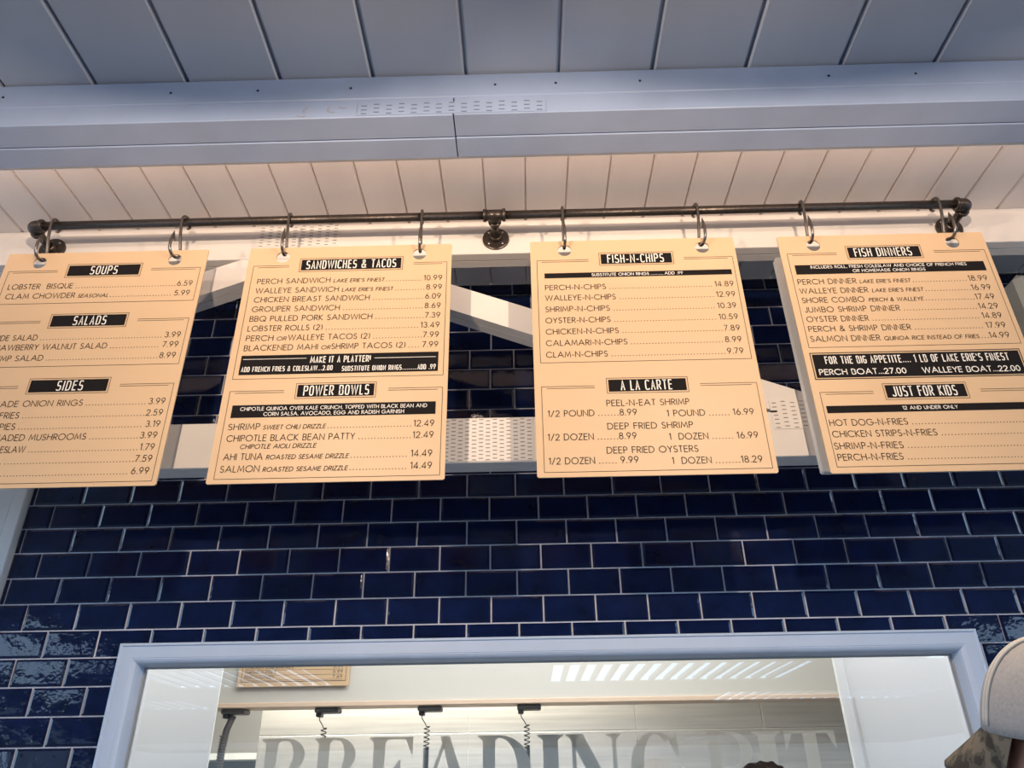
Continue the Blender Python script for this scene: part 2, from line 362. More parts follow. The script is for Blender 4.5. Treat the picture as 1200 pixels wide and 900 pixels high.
# ================================================================== STROKE FONT
def arc(cx, cy, rx, ry, a0, a1, n=14):
    return [('a', cx, cy, rx, ry, a0, a1, n)]
def P_(*pts): return [('p', p) for p in pts]
G = {
 'A': (.88, [P_((0,0),(.44,1),(.88,0)), P_((.15,.34),(.73,.34))]),
 'B': (.55, [P_((0,0),(0,1),(.27,1))+arc(.27,.76,.24,.24,90,-90)+P_((0,.52)), P_((.0,.52),(.27,.52))+arc(.28,.26,.27,.26,90,-90)+P_((0,0))]),
 'C': (.88, [arc(.5,.5,.5,.5,42,318,22)]),
 'D': (.72, [P_((0,0),(0,1),(.25,1))+arc(.25,.5,.47,.5,90,-90,18)+P_((0,0))]),
 'E': (.48, [P_((.48,1),(0,1),(0,0),(.48,0)), P_((0,.54),(.45,.54))]),
 'F': (.46, [P_((.46,1),(0,1),(0,0)), P_((0,.54),(.43,.54))]),
 'G': (.98, [arc(.5,.5,.5,.5,42,355,24)+P_((.98,.46),(.56,.46))]),
 'H': (.66, [P_((0,0),(0,1)), P_((.66,0),(.66,1)), P_((0,.54),(.66,.54))]),
 'I': (.0, [P_((0,0),(0,1))]),
 'J': (.36, [P_((.36,1),(.36,.25))+arc(.18,.22,.18,.22,0,-165,10)]),
 'K': (.58, [P_((0,0),(0,1)), P_((.53,1),(.03,.52),(.58,0))]),
 'L': (.42, [P_((0,1),(0,0),(.42,0))]),
 'M': (.88, [P_((0,0),(.12,1),(.44,.18),(.76,1),(.88,0))]),
 'N': (.70, [P_((0,0),(0,1),(.70,0),(.70,1))]),
 'O': (1.0, [arc(.5,.5,.5,.5,90,450,28)]),
 'P': (.50, [P_((0,0),(0,1),(.25,1))+arc(.25,.74,.25,.26,90,-90)+P_((0,.48))]),
 'Q': (1.0, [arc(.5,.5,.5,.5,90,450,28), P_((.58,.3),(.98,-.06))]),
 'R': (.52, [P_((0,0),(0,1),(.25,1))+arc(.25,.74,.25,.26,90,-90)+P_((0,.48)), P_((.20,.48),(.54,0))]),
 'S': (.50, [arc(.25,.75,.21,.25,35,270,14)+arc(.25,.25,.25,.25,90,-150,14)]),
 'T': (.52, [P_((0,1),(.52,1)), P_((.26,1),(.26,0))]),
 'U': (.62, [P_((0,1),(0,.32))+arc(.31,.31,.31,.31,180,360,14)+P_((.62,1))]),
 'V': (.74, [P_((0,1),(.37,0),(.74,1))]),
 'W': (1.16, [P_((0,1),(.28,0),(.58,1),(.88,0),(1.16,1))]),
 'X': (.64, [P_((0,0),(.62,1)), P_((.02,1),(.64,0))]),
 'Y': (.62, [P_((0,1),(.31,.48),(.62,1)), P_((.31,.48),(.31,0))]),
 'Z': (.56, [P_((.02,1),(.55,1),(0,0),(.56,0))]),
 '0': (.54, [arc(.27,.5,.27,.5,90,450,24)]),
 '1': (.22, [P_((0,.86),(.2,1),(.2,0))]),
 '2': (.54, [arc(.27,.72,.25,.28,170,-35,12)+P_((0,0),(.54,0))]),
 '3': (.50, [arc(.24,.76,.22,.24,150,-90,12), arc(.24,.27,.26,.27,90,-155,12)]),
 '4': (.58, [P_((.44,0),(.44,1),(0,.24),(.58,.24))]),
 '5': (.52, [P_((.46,1),(.14,1),(.06,.56))+arc(.24,.31,.27,.31,110,-150,14)]),
 '6': (.56, [P_((.36,1),(.07,.46)), arc(.28,.29,.26,.29,90,450,20)]),
 '7': (.50, [P_((0,1),(.5,1),(.12,0))]),
 '8': (.54, [arc(.27,.77,.21,.23,90,450,18), arc(.27,.28,.26,.28,90,450,18)]),
 '9': (.56, [P_((.20,0),(.49,.54)), arc(.28,.71,.26,.29,90,450,20)]),
 '&': (.70, [P_((.70,0),(.16,.68))+arc(.32,.80,.17,.20,205,-30,12)+P_((.12,.42))+arc(.28,.24,.26,.24,140,315,10)+P_((.66,.42))]),
 '-': (.28, [P_((0,.36),(.28,.36))]),
 '.': (.05, [P_((0,.04),(.07,.04))]), ',': (.06, [P_((.06,.06),(0,-.12))]),
 "'": (.04, [P_((.02,1),(.02,.76))]), '/': (.46, [P_((0,-.05),(.46,1.05))]),
 '(': (.18, [arc(.30,.5,.30,.62,130,230,10)]), ')': (.18, [arc(-.12,.5,.30,.62,50,-50,10)]),
 '!': (.04, [P_((.02,1),(.02,.28)), P_((.0,.04),(.06,.04))]), ' ': (.26, []),
}
def glyph_pts(ch, sq=2.0):
    w_, strokes = G[ch]; out = []
    for st in strokes:
        pts = []
        for c in st:
            if c[0] == 'p': pts.append(c[1])
            else:
                _, cx, cy, rx, ry, a0, a1, n = c
                for k in range(n+1):
                    a = math.radians(a0+(a1-a0)*k/n); ca, sa = math.cos(a), math.sin(a); e = 2/sq
                    pts.append((cx+rx*math.copysign(abs(ca)**e, ca), cy+ry*math.copysign(abs(sa)**e, sa)))
        q = [pts[0]]
        for p in pts[1:]:
            if (p[0]-q[-1][0])**2+(p[1]-q[-1][1])**2 > 1e-5: q.append(p)
        out.append(q)
    return w_, out
def ribbon(bm, pts, t, y):
    n = len(pts); closed = n > 3 and abs(pts[0][0]-pts[-1][0]) < 1e-6 and abs(pts[0][1]-pts[-1][1]) < 1e-6
    V = [Vector(p) for p in pts]; L = []; R = []
    for i in range(n):
        a = V[i]-V[i-1] if i > 0 else (V[-1]-V[-2] if closed else V[1]-V[0])
        b = V[i+1]-V[i] if i < n-1 else (V[1]-V[0] if closed else V[-1]-V[-2])
        if a.length < 1e-9: a = b
        if b.length < 1e-9: b = a
        a = a.normalized(); b = b.normalized(); na = Vector((-a.y, a.x)); nb = Vector((-b.y, b.x)); m_ = na+nb
        if m_.length < .2: m_ = na
        m_.normalize(); k = min(1/max(m_.dot(na), .42), 2.3)
        ext = Vector((0, 0))
        if not closed and i == 0: ext = -b*t*.25
        if not closed and i == n-1: ext = a*t*.25
        L.append(V[i]+m_*k*t/2+ext); R.append(V[i]-m_*k*t/2+ext)
    lv = [bm.verts.new((p.x, y, p.y)) for p in L]; rv = [bm.verts.new((p.x, y, p.y)) for p in R]
    for i in range(n-1): bm.faces.new((lv[i], lv[i+1], rv[i+1], rv[i]))
def text(bm, s, x0, x1, z, h, t, y, style='g', slant=0):
    """lettering between x0 and x1 (board coordinates), base line z, cap height h, stroke t"""
    sp = {'g': .25, 'b': .23}[style]; sq = {'g': 2.0, 'b': 3.6}[style]; gl = []; cur = 0
    for ch in s:
        w_, st = glyph_pts(ch, sq)
        if style == 'b':
            tw = {'N': .34, 'I': .0, '1': .10, 'M': .50, 'W': .54, '-': .16, '.': .03, "'": .02, '!': .0, ' ': .12, '&': .38, 'L': .22, 'E': .24, 'F': .24}.get(ch, .29); k = tw/w_ if w_ > .01 else 1
        else: tw = w_; k = 1
        gl.append((cur, k, st)); cur += tw+sp
    tot = cur-sp; hh = h
    if x1 is None: sx = hh
    else: sx = (x1-x0-t)/tot
    for off, k, st in gl:
        for pts in st:
            ribbon(bm, [(x0+t/2+(off+p[0]*k)*sx+slant*p[1]*hh, z+t/2+p[1]*(hh-t)) for p in pts], t, y)
    return tot*sx
def textw(s, h, style='g'): return sum(G[c][0]+.25 for c in s)*h*.92-.25*h*.92
bm = bmesh.new()
for pts in ([(-.532, 3.094), (-.527, 3.086), (-.536, 3.078), (-.531, 3.070)], [(-.468, 3.090), (-.474, 3.080), (-.470, 3.072), (-.455, 3.070)], [(-.445, 3.090), (-.437, 3.084), (-.428, 3.086)], [(-.55, 3.061), (-.535, 3.057), (-.528, 3.060)]):
    ribbon(bm, pts, .0022, 1.3305)
mesh_obj('paint_crack', bm, M['groove'], beam, 'flat')['kind'] = 'stuff'
# ================================================================== MENU BOARDS
def rect(bm, x0, x1, z0, z1, y): bm.faces.new([bm.verts.new(p) for p in ((x0, y, z0), (x1, y, z0), (x1, y, z1), (x0, y, z1))])
def line(bm, x0, z0, x1, z1, t, y):
    if abs(x1-x0) > abs(z1-z0): rect(bm, x0, x1, z0-t/2, z0+t/2, y)
    else: rect(bm, x0-t/2, x0+t/2, min(z0, z1), max(z0, z1), y)
HOLES = ((.103, .036), (.515, .036)); HR = .0205
def panel_bm(w_, h_, th, holes):
    bm = bmesh.new(); es = []
    def loop(pts):
        vs = [bm.verts.new((x, 0, z)) for x, z in pts]
        return [bm.edges.new((vs[i], vs[(i+1) % len(vs)])) for i in range(len(vs))]
    c = .004
    es += loop([(c, 0), (w_-c, 0), (w_, -c), (w_, -h_+c), (w_-c, -h_), (c, -h_), (0, -h_+c), (0, -c)])
    for hx, hz in holes: es += loop([(hx+HR*math.cos(2*math.pi*k/24), -hz+HR*math.sin(2*math.pi*k/24)) for k in range(24)])
    bmesh.ops.triangle_fill(bm, use_beauty=True, use_dissolve=False, edges=es)
    g = bmesh.ops.extrude_face_region(bm, geom=bm.faces[:])
    for v in [x for x in g['geom'] if isinstance(x, bmesh.types.BMVert)]: v.co.y += th
    return bm
INK, YI, YB_, YW = .0021, -.0006, -.0009, -.0013
def draw_section(bm, top, bot, ruleL, ruleR, xl=.019, xr=.599):
    t = .0013
    line(bm, xl, -top, ruleL, -top, t, YI); line(bm, ruleR, -top, xr, -top, t, YI)
    line(bm, xl+.014, -top-.006, ruleL, -top-.006, t, YI); line(bm, ruleR, -top-.006, xr-.014, -top-.006, t, YI)
    line(bm, xl, -top, xl, -bot, t, YI); line(bm, xr, -top, xr, -bot, t, YI); line(bm, xl, -bot, xr, -bot, t, YI)
def draw_rows(bm, rows, right=.5865):
    for v, parts, price, pr in rows:
        xe = None
        for st, s, a, b in parts:
            if st == 'n': text(bm, s, a, b-.004, -v, .0192, INK, YI)
            else: text(bm, s, a, b, -v, .0135, .0018, YI, slant=.15)
            xe = b
        if price is None: continue
        if price:
            w_ = textw(price, .0205)
            text(bm, price, pr-w_, pr, -v, .0195, INK, YI); x1 = pr-w_-.005
        else: x1 = pr
        x = xe+.006
        while x < x1: rect(bm, x, x+.0024, -v+.0004, -v+.0028, YI); x += .0084
def heading(parent, bw, s, x0, x1, top, bot, tx0, tx1, frm):
    t = .0013                                        # thin outline around a black plate
    for a in ((x0, x1, top, top+t), (x0, x1, bot-t, bot), (x0, x0+t, top, bot), (x1-t, x1, top, bot)): rect(frm, a[0], a[1], -a[3], -a[2], YI)
    bm = bmesh.new(); rect(bm, x0+.0055, x1-.0055, -bot+.0055, -top-.0055, YB_); mesh_obj('heading_plate', bm, M['black'], parent, 'flat')
    mid = (top+bot)/2; h = .0315
    text(bw, s, tx0, tx1, -mid-h/2, h, .0035, YW, 'b')
def strip(parent, x0, x1, top, bot):
    bm = bmesh.new(); rect(bm, x0, x1, -bot, -top, YB_); mesh_obj('heading_plate', bm, M['black'], parent, 'flat')
ROWS = {
    1: [
        (0.134, [('n', 'LOBSTER  BISQUE', 0.0342, 0.2329)], '6.59', 0.5853),
        (0.1687, [('n', 'CLAM CHOWDER', 0.0371, 0.2481), ('i', 'SEASONAL', 0.252, 0.3436)], '5.99', 0.5841),
        (0.3141, [('n', 'DE SALAD', 0.0697, 0.1793)], '3.99', 0.5863),
        (0.3464, [('n', 'AWBERRY WALNUT SALAD', 0.0799, 0.3871)], '7.99', 0.5861),
        (0.3824, [('n', 'MP SALAD', 0.0913, 0.2151)], '8.99', 0.5858),
        (0.5276, [('n', 'ADE ONION RINGS', 0.1374, 0.3655)], '3.99', 0.587),
        (0.5624, [('n', 'FRIES', 0.1479, 0.2019)], '2.59', 0.5873),
        (0.596, [('n', 'PIES', 0.1585, 0.2014)], '3.19', 0.5873),
        (0.6291, [('n', 'ADED MUSHROOMS', 0.169, 0.4009)], '3.99', 0.5863),
        (0.6632, [('n', 'ESLAW', 0.1796, 0.2482)], '1.79', 0.5867),
        (0.6962, [('n', 'Y', 0.1898, 0.1941)], '7.59', 0.5871),
        (0.7304, [('n', 'S', 0.2006, 0.2024)], '6.99', 0.5867),
    ],
    2: [
        (0.1349, [('n', 'PERCH SANDWICH', 0.038, 0.2598), ('i', "LAKE ERIE'S FINEST", 0.2647, 0.4151)], '10.99', 0.5865),
        (0.1684, [('n', 'WALLEYE SANDWICH', 0.0381, 0.2876), ('i', "LAKE ERIE'S FINEST", 0.2925, 0.4427)], '8.99', 0.5866),
        (0.2008, [('n', 'CHICKEN BREAST SANDWICH', 0.0381, 0.3809)], '6.09', 0.5848),
        (0.234, [('n', 'GROUPER SANDWICH', 0.0374, 0.2969)], '8.69', 0.5849),
        (0.2672, [('n', 'BBQ PULLED PORK SANDWICH', 0.0358, 0.3936)], '7.39', 0.585),
        (0.3004, [('n', 'LOBSTER ROLLS (2)', 0.0352, 0.2539)], '13.49', 0.5842),
        (0.3333, [('n', 'PERCH', 0.0357, 0.1179), ('i', 'OR', 0.1226, 0.1509), ('n', 'WALLEYE TACOS (2)', 0.1556, 0.392)], '7.99', 0.5834),
        (0.3656, [('n', 'BLACKENED MAHI', 0.035, 0.2478), ('i', 'OR', 0.2525, 0.2787), ('n', 'SHRIMP TACOS (2)', 0.2815, 0.4942)], '7.99', 0.5826),
        (0.6107, [('n', 'SHRIMP', 0.0317, 0.1211), ('i', 'SWEET CHILI DRIZZLE', 0.1246, 0.2916)], '12.49', 0.5804),
        (0.6444, [('n', 'CHIPOTLE BLACK BEAN PATTY', 0.033, 0.3765)], '12.49', 0.5799),
        (0.6972, [('n', 'AHI TUNA', 0.0335, 0.1409), ('i', 'ROASTED SESAME DRIZZLE', 0.1452, 0.3604)], '14.49', 0.5783),
        (0.7313, [('n', 'SALMON', 0.0307, 0.1373), ('i', 'ROASTED SESAME DRIZZLE', 0.1415, 0.3609)], '14.49', 0.5788),
        (0.666, [('i', 'CHIPOTLE AIOLI DRIZZLE', 0.0719, 0.2723)], None, 0.2723),
    ],
    3: [
        (0.181, [('n', 'PERCH-N-CHIPS', 0.0399, 0.2213)], '14.89', 0.5882),
        (0.2178, [('n', 'WALLEYE-N-CHIPS', 0.0391, 0.2472)], '12.99', 0.5874),
        (0.257, [('n', 'SHRIMP-N-CHIPS', 0.0382, 0.2271)], '10.39', 0.5842),
        (0.2955, [('n', 'OYSTER-N-CHIPS', 0.0374, 0.226)], '10.59', 0.5829),
        (0.3334, [('n', 'CHICKEN-N-CHIPS', 0.0366, 0.2464)], '7.89', 0.5825),
        (0.3711, [('n', 'CALAMARI-N-CHIPS', 0.0357, 0.2673)], '8.99', 0.5811),
        (0.4088, [('n', 'CLAM-N-CHIPS', 0.0349, 0.21)], '9.79', 0.5805),
        (0.5631, [('n', 'PEEL-N-EAT SHRIMP', 0.1906, 0.4161)], None, 0.4161),
        (0.5911, [('n', '1/2 POUND', 0.0329, 0.1611)], '8.99', 0.2698),
        (0.5968, [('n', '1 POUND', 0.3475, 0.4532)], '16.99', 0.5777),
        (0.6314, [('n', 'DEEP FRIED SHRIMP', 0.1882, 0.4169)], None, 0.4169),
        (0.6599, [('n', '1/2 DOZEN', 0.0305, 0.1548)], '8.99', 0.2626),
        (0.6646, [('n', '1  DOZEN', 0.346, 0.4525)], '16.99', 0.5777),
        (0.6999, [('n', 'DEEP FRIED OYSTERS', 0.1814, 0.4218)], None, 0.4218),
        (0.7273, [('n', '1/2 DOZEN', 0.0306, 0.1538)], '9.99', 0.2614),
        (0.7324, [('n', '1  DOZEN', 0.3459, 0.4515)], '18.29', 0.5771),
    ],
    4: [
        (0.192, [('n', 'PERCH DINNER', 0.0275, 0.2032), ('i', "LAKE ERIE'S FINEST", 0.2079, 0.3565)], '18.99', 0.5818),
        (0.2248, [('n', 'WALLEYE DINNER', 0.0268, 0.2296), ('i', "LAKE ERIE'S FINEST", 0.2362, 0.3846)], '16.99', 0.5827),
        (0.2576, [('n', 'SHORE COMBO', 0.0271, 0.2114), ('i', 'PERCH & WALLEYE', 0.2189, 0.3765)], '17.49', 0.5805),
        (0.2905, [('n', 'JUMBO SHRIMP DINNER', 0.0281, 0.3051)], '14.29', 0.5802),
        (0.3229, [('n', 'OYSTER DINNER', 0.0272, 0.2078)], '14.89', 0.5799),
        (0.356, [('n', 'PERCH & SHRIMP DINNER', 0.026, 0.3192)], '17.99', 0.5801),
        (0.389, [('n', 'SALMON DINNER', 0.0249, 0.2247), ('i', 'QUINOA RICE INSTEAD OF FRIES', 0.2302, 0.4956)], '14.99', 0.5781),
        (0.6504, [('n', 'HOT DOG-N-FRIES', 0.0221, 0.2325)], '', 0.5151),
        (0.6833, [('n', 'CHICKEN STRIPS-N-FRIES', 0.0226, 0.3007)], '', 0.5041),
        (0.7175, [('n', 'SHRIMP-N-FRIES', 0.0202, 0.2037)], '', 0.4927),
        (0.7494, [('n', 'PERCH-N-FRIES', 0.0224, 0.1953)], '', 0.482),
    ],
}
def nb4(r):
    f = lambda u: (u+.0035)/1.015; g = lambda v: (v-.0115)/1.013
    return [(g(v), [(s, t, f(a), f(b)) for s, t, a, b in ps], p, f(pr)) for v, ps, p, pr in r]
R4 = nb4(ROWS[4]); R4 = [(v, ps, p, .576 if p else .5) for v, ps, p, pr in R4]
def full1(rows):    # first board: the start of most names is outside the frame; whole words
    rep = {'DE SALAD': ('SIDE SALAD', .036), 'AWBERRY WALNUT SALAD': ('STRAWBERRY WALNUT SALAD', .036), 'MP SALAD': ('SHRIMP SALAD', .036), 'ADE ONION RINGS': ('HOMEMADE ONION RINGS', .036),
           'FRIES': ('FRENCH FRIES', .036), 'PIES': ('HUSHPUPPIES', .036), 'ADED MUSHROOMS': ('BREADED MUSHROOMS', .10), 'ESLAW': ('COLESLAW', .125), 'Y': ('', 0), 'S': ('', 0)}
    out = []
    for v, ps, p, pr in rows:
        q = []
        for s, t, a, b in ps:
            if t in rep:
                t2, a2 = rep[t]
                if not t2: q.append(('x', '', .036, .19)); continue
                k = (b-a)/max(textw(t, 1), .1); a2 = max(.034, b-k*textw(t2, 1)); q.append((s, t2, a2, b))
            else: q.append((s, t, a, b))
        out.append((v, q, p, pr))
    return out
def make_board(idx, label):
    x, z, y = BOARDS[idx]
    root = thing('menu_board', label, 'menu board', (x, y, z), 'menu boards on the pipe rail')
    mesh_obj('panel', panel_bm(BW, BH, .004, HOLES), M['board'], root)
    ink, wh, fr = bmesh.new(), bmesh.new(), bmesh.new()
    if idx == 0:
        for t, b in ((.067, .187), (.249, .4015), (.4635, .750)): draw_section(fr, t, b, .168, .450)
        for s, t, b, a, c in (('SOUPS', .045, .094, .267, .350), ('SALADS', .2255, .2745, .2635, .3605), ('SIDES', .440, .489, .275, .349)): heading(root, wh, s, .194, .421, t, b, a, c, fr)
        r = [(v, [q for q in ps if q[0] != 'x'] or [('n', '.', .19, .195)], p, pr) for v, ps, p, pr in full1(ROWS[1])]
        draw_rows(ink, r)
    elif idx == 1:
        draw_section(fr, .068, .456, .126, .499); draw_section(fr, .494, .7495, .167, .451)
        heading(root, wh, 'SANDWICHES & TACOS', .157, .467, .0435, .093, .177, .447, fr)
        heading(root, wh, 'POWER BOWLS', .198, .418, .4725, .5205, .220, .3995, fr)
        strip(root, .033, .584, .381, .443); strip(root, .033, .582, .537, .5745)
        text(wh, 'MAKE IT A PLATTER!', .227, .396, -.4095, .0215, .0031, YW, 'b')
        line(wh, .0385, -.3935, .2165, -.3935, .0016, YW); line(wh, .406, -.3975, .577, -.3975, .0016, YW)
        text(wh, 'ADD FRENCH FRIES & COLESLAW...2.00', .0385, .2925, -.434, .0165, .0023, YW, 'b')
        text(wh, 'SUBSTITUTE ONION RINGS..........ADD .99', .318, .578, -.4375, .0165, .0023, YW, 'b')
        text(wh, 'CHIPOTLE QUINOA OVER KALE CRUNCH, TOPPED WITH BLACK BEAN AND', .0555, .559, -.5545, .0115, .0016, YW)
        text(wh, 'CORN SALSA, AVOCADO, EGG AND RADISH GARNISH', .1205, .498, -.5708, .0115, .0016, YW)
        draw_rows(ink, ROWS[2])
    elif idx == 2:
        draw_section(fr, .0725, .425, .173, .455); draw_section(fr, .5, .7485, .163, .447)
        heading(root, wh, 'FISH-N-CHIPS', .204, .425, .0485, .0955, .228, .396, fr); heading(root, wh, 'A LA CARTE', .195, .4155, .477, .5245, .2325, .372, fr)
        strip(root, .040, .589, .120, .138)
        text(wh, 'SUBSTITUTE ONION RINGS', .178, .347, -.1345, .0108, .0016, YW); text(wh, '...........', .350, .388, -.1345, .0108, .0015, YW); text(wh, 'ADD .99', .392, .446, -.1345, .0108, .0016, YW)
        draw_rows(ink, ROWS[3])
    else:
        draw_section(fr, .066, .391, .165, .450); draw_section(fr, .531, .745, .161, .444)
        heading(root, wh, 'FISH DINNERS', .194, .416, .042, .0915, .2165, .385, fr); heading(root, wh, 'JUST FOR KIDS', .189, .411, .508, .557, .2085, .3815, fr)
        strip(root, .033, .583, .1085, .142); strip(root, .027, .583, .572, .593)
        text(wh, 'INCLUDES ROLL, FRESH COLESLAW AND CHOICE OF FRENCH FRIES', .078, .531, -.1225, .0108, .0016, YW)
        text(wh, 'OR HOMEMADE ONION RINGS', .197, .408, -.1385, .0108, .0016, YW)
        for a in ((.0155, .5875, .408, .4105), (.0155, .5875, .490, .4925), (.0155, .018, .408, .4925), (.585, .5875, .408, .4925)): rect(fr, a[0], a[1], -a[3], -a[2], YI)
        strip(root, .0215, .5815, .414, .487)
        text(wh, 'FOR THE BIG APPETITE.... 1 LB OF LAKE ERIE\'S FINEST', .053, .551, -.4450, .0245, .0031, YW, 'b')
        text(wh, 'PERCH BOAT...27.00', .030, .2645, -.4790, .0185, .0027, YW); text(wh, 'WALLEYE BOAT...22.00', .307, .570, -.4790, .0185, .0027, YW)
        text(wh, '12 AND UNDER ONLY', .225, .370, -.5875, .0108, .0016, YW)
        pr = {7: '5.99', 8: '5.99', 9: '5.99', 10: '7.69'}
        draw_rows(ink, [(v, ps, p or pr.get(i, ''), .576) for i, (v, ps, p, _) in enumerate(R4)])
    for a in (('border_lines', fr, M['ink']), ('item_lettering', ink, M['ink']), ('white_lettering', wh, M['wink'])): mesh_obj(*a, root, 'flat')['kind'] = 'stuff'
    return root
LB = ['tan menu board for soups, salads and sides, leftmost under the pipe rail',
      'tan menu board headed sandwiches and tacos with power bowls below',
      'tan menu board headed fish-n-chips with a la carte below',
      'tan menu board headed fish dinners with just for kids, rightmost']
for i, l in enumerate(LB): make_board(i, l)
# blank pale panel hung behind the last board
bp = thing('backing_panel', 'blank pale panel hanging directly behind the fish dinners board', 'panel', (.782, 1.852, 2.985))
mesh_obj('panel', panel_bm(.60, .70, .022, []), M['white'], bp)
# ================================================================== FISH HOOKS
def hook(x, rot, label):
    root = thing('fish_hook', label, 'hook', (x, YP, ZP), 'fish hooks holding the menu boards')
    root.rotation_euler = (0, 0, math.radians(rot))
    bm = bmesh.new(); path = []; rr = .0195
    for k in range(13):    # eye: from behind the pipe, over it, down the front
        a = math.radians(-60 + k*20); path.append((0, rr*math.cos(a), rr*math.sin(a)))
    path += [(0, -.019, -.02), (0, -.012, -.06), (0, 0.0, -.10), (0, .006, -.118)]
    cy, cz, rb = -.0185, -.122, .0245
    for k in range(1, 10):
        a = math.radians(0 - k*18); path.append((0, cy+rb*math.cos(a), cz+rb*.95*math.sin(a)))
    path += [(0, cy-rb-.001, -.105), (0, cy-rb+.001, -.085), (0, cy-rb+.005, -.062)]
    n = len(path); rad = [.0045]*n; rad[0] = .0035; rad[-3:] = [.0044, .0036, .0006]
    tube(bm, path, rad, 10); mesh_obj('wire', bm, M['steel'], root, True)
    bm = bmesh.new(); y0 = cy-rb+.003
    pts = [(0, y0+.001, -.066), (0, y0+.0135, -.094), (0, y0+.002, -.088)]
    a = [bm.verts.new((-.002, p[1], p[2])) for p in pts]; b = [bm.verts.new((.002, p[1], p[2])) for p in pts]
    bm.faces.new(a); bm.faces.new(b[::-1]); [bm.faces.new((a[i], a[(i+1) % 3], b[(i+1) % 3], b[i])) for i in range(3)]
    mesh_obj('barb', bm, M['steel'], root)
HK = [(-1.449, -4, 'steel fish hook through the left hole of the soups board'), (-1.037, -14, 'steel fish hook through the right hole of the soups board'),
      (-.709, 2, 'steel fish hook through the left hole of the sandwiches board'), (-.297, 4, 'steel fish hook through the right hole of the sandwiches board'),
      (.139, 2, 'steel fish hook through the left hole of the fish-n-chips board'), (.551, 10, 'steel fish hook through the right hole of the fish-n-chips board'),
      (.879, -4, 'steel fish hook through the left hole of the fish dinners board'), (1.291, 10, 'steel fish hook through the right hole of the fish dinners board')]
for h in HK: hook(*h)
# small grey box under the ceiling at the right
gb = thing('wall_speaker', 'grey box mounted under the ceiling right of the fish dinners board', 'speaker', (1.80, 2.15, 2.97))
bm = bmesh.new(); box(bm, -.13, .13, -.06, .13, -.11, .115, .02); mesh_obj('housing', bm, M['greybox'], gb)
bm = bmesh.new(); box(bm, -.10, .10, -.064, -.058, -.085, .09, .002); mesh_obj('grille', bm, M['greybox'], gb)
# ================================================================== WINDOW
win = sempty('window_1')
def ring_frame(name, prof, m, x0, x1, z0, z1):
    """sweep a profile (inset, y) round the opening rectangle"""
    bm = bmesh.new(); rings = []
    for ins, y in prof: rings.append([bm.verts.new(p) for p in ((x0+ins, y, z0+ins), (x1-ins, y, z0+ins), (x1-ins, y, z1-ins), (x0+ins, y, z1-ins))])
    for a, b in zip(rings, rings[1:]):
        for k in range(4): bm.faces.new((a[k], a[(k+1) % 4], b[(k+1) % 4], b[k]))
    return mesh_obj(name, bm, M[m], win, 'flat')
F = D-.03
ring_frame('outer_bead', [(0, D+.01), (0, F-.002), (.003, F-.005), (.007, F-.005), (.009, F)], 'frame', WX0, WX1, WZ0, WZ1)
ring_frame('window_frame', [(.009, F), (.040, F), (.042, F+.0015), (.0435, F), (.049, F+.003), (.0535, F+.008), (.0565, F+.018), (.058, F+.040), (.060, F+.075)], 'frame', WX0, WX1, WZ0, WZ1)
ring_frame('glazing_seal', [(.0595, F+.052), (.063, F+.053), (.0635, F+.06)], 'caulk', WX0, WX1, WZ0, WZ1)
g = boxo('window_pane', (WX0+.055, WX1-.055, F+.0575, F+.0590, WZ0+.055, WZ1-.055), 'glass', win)
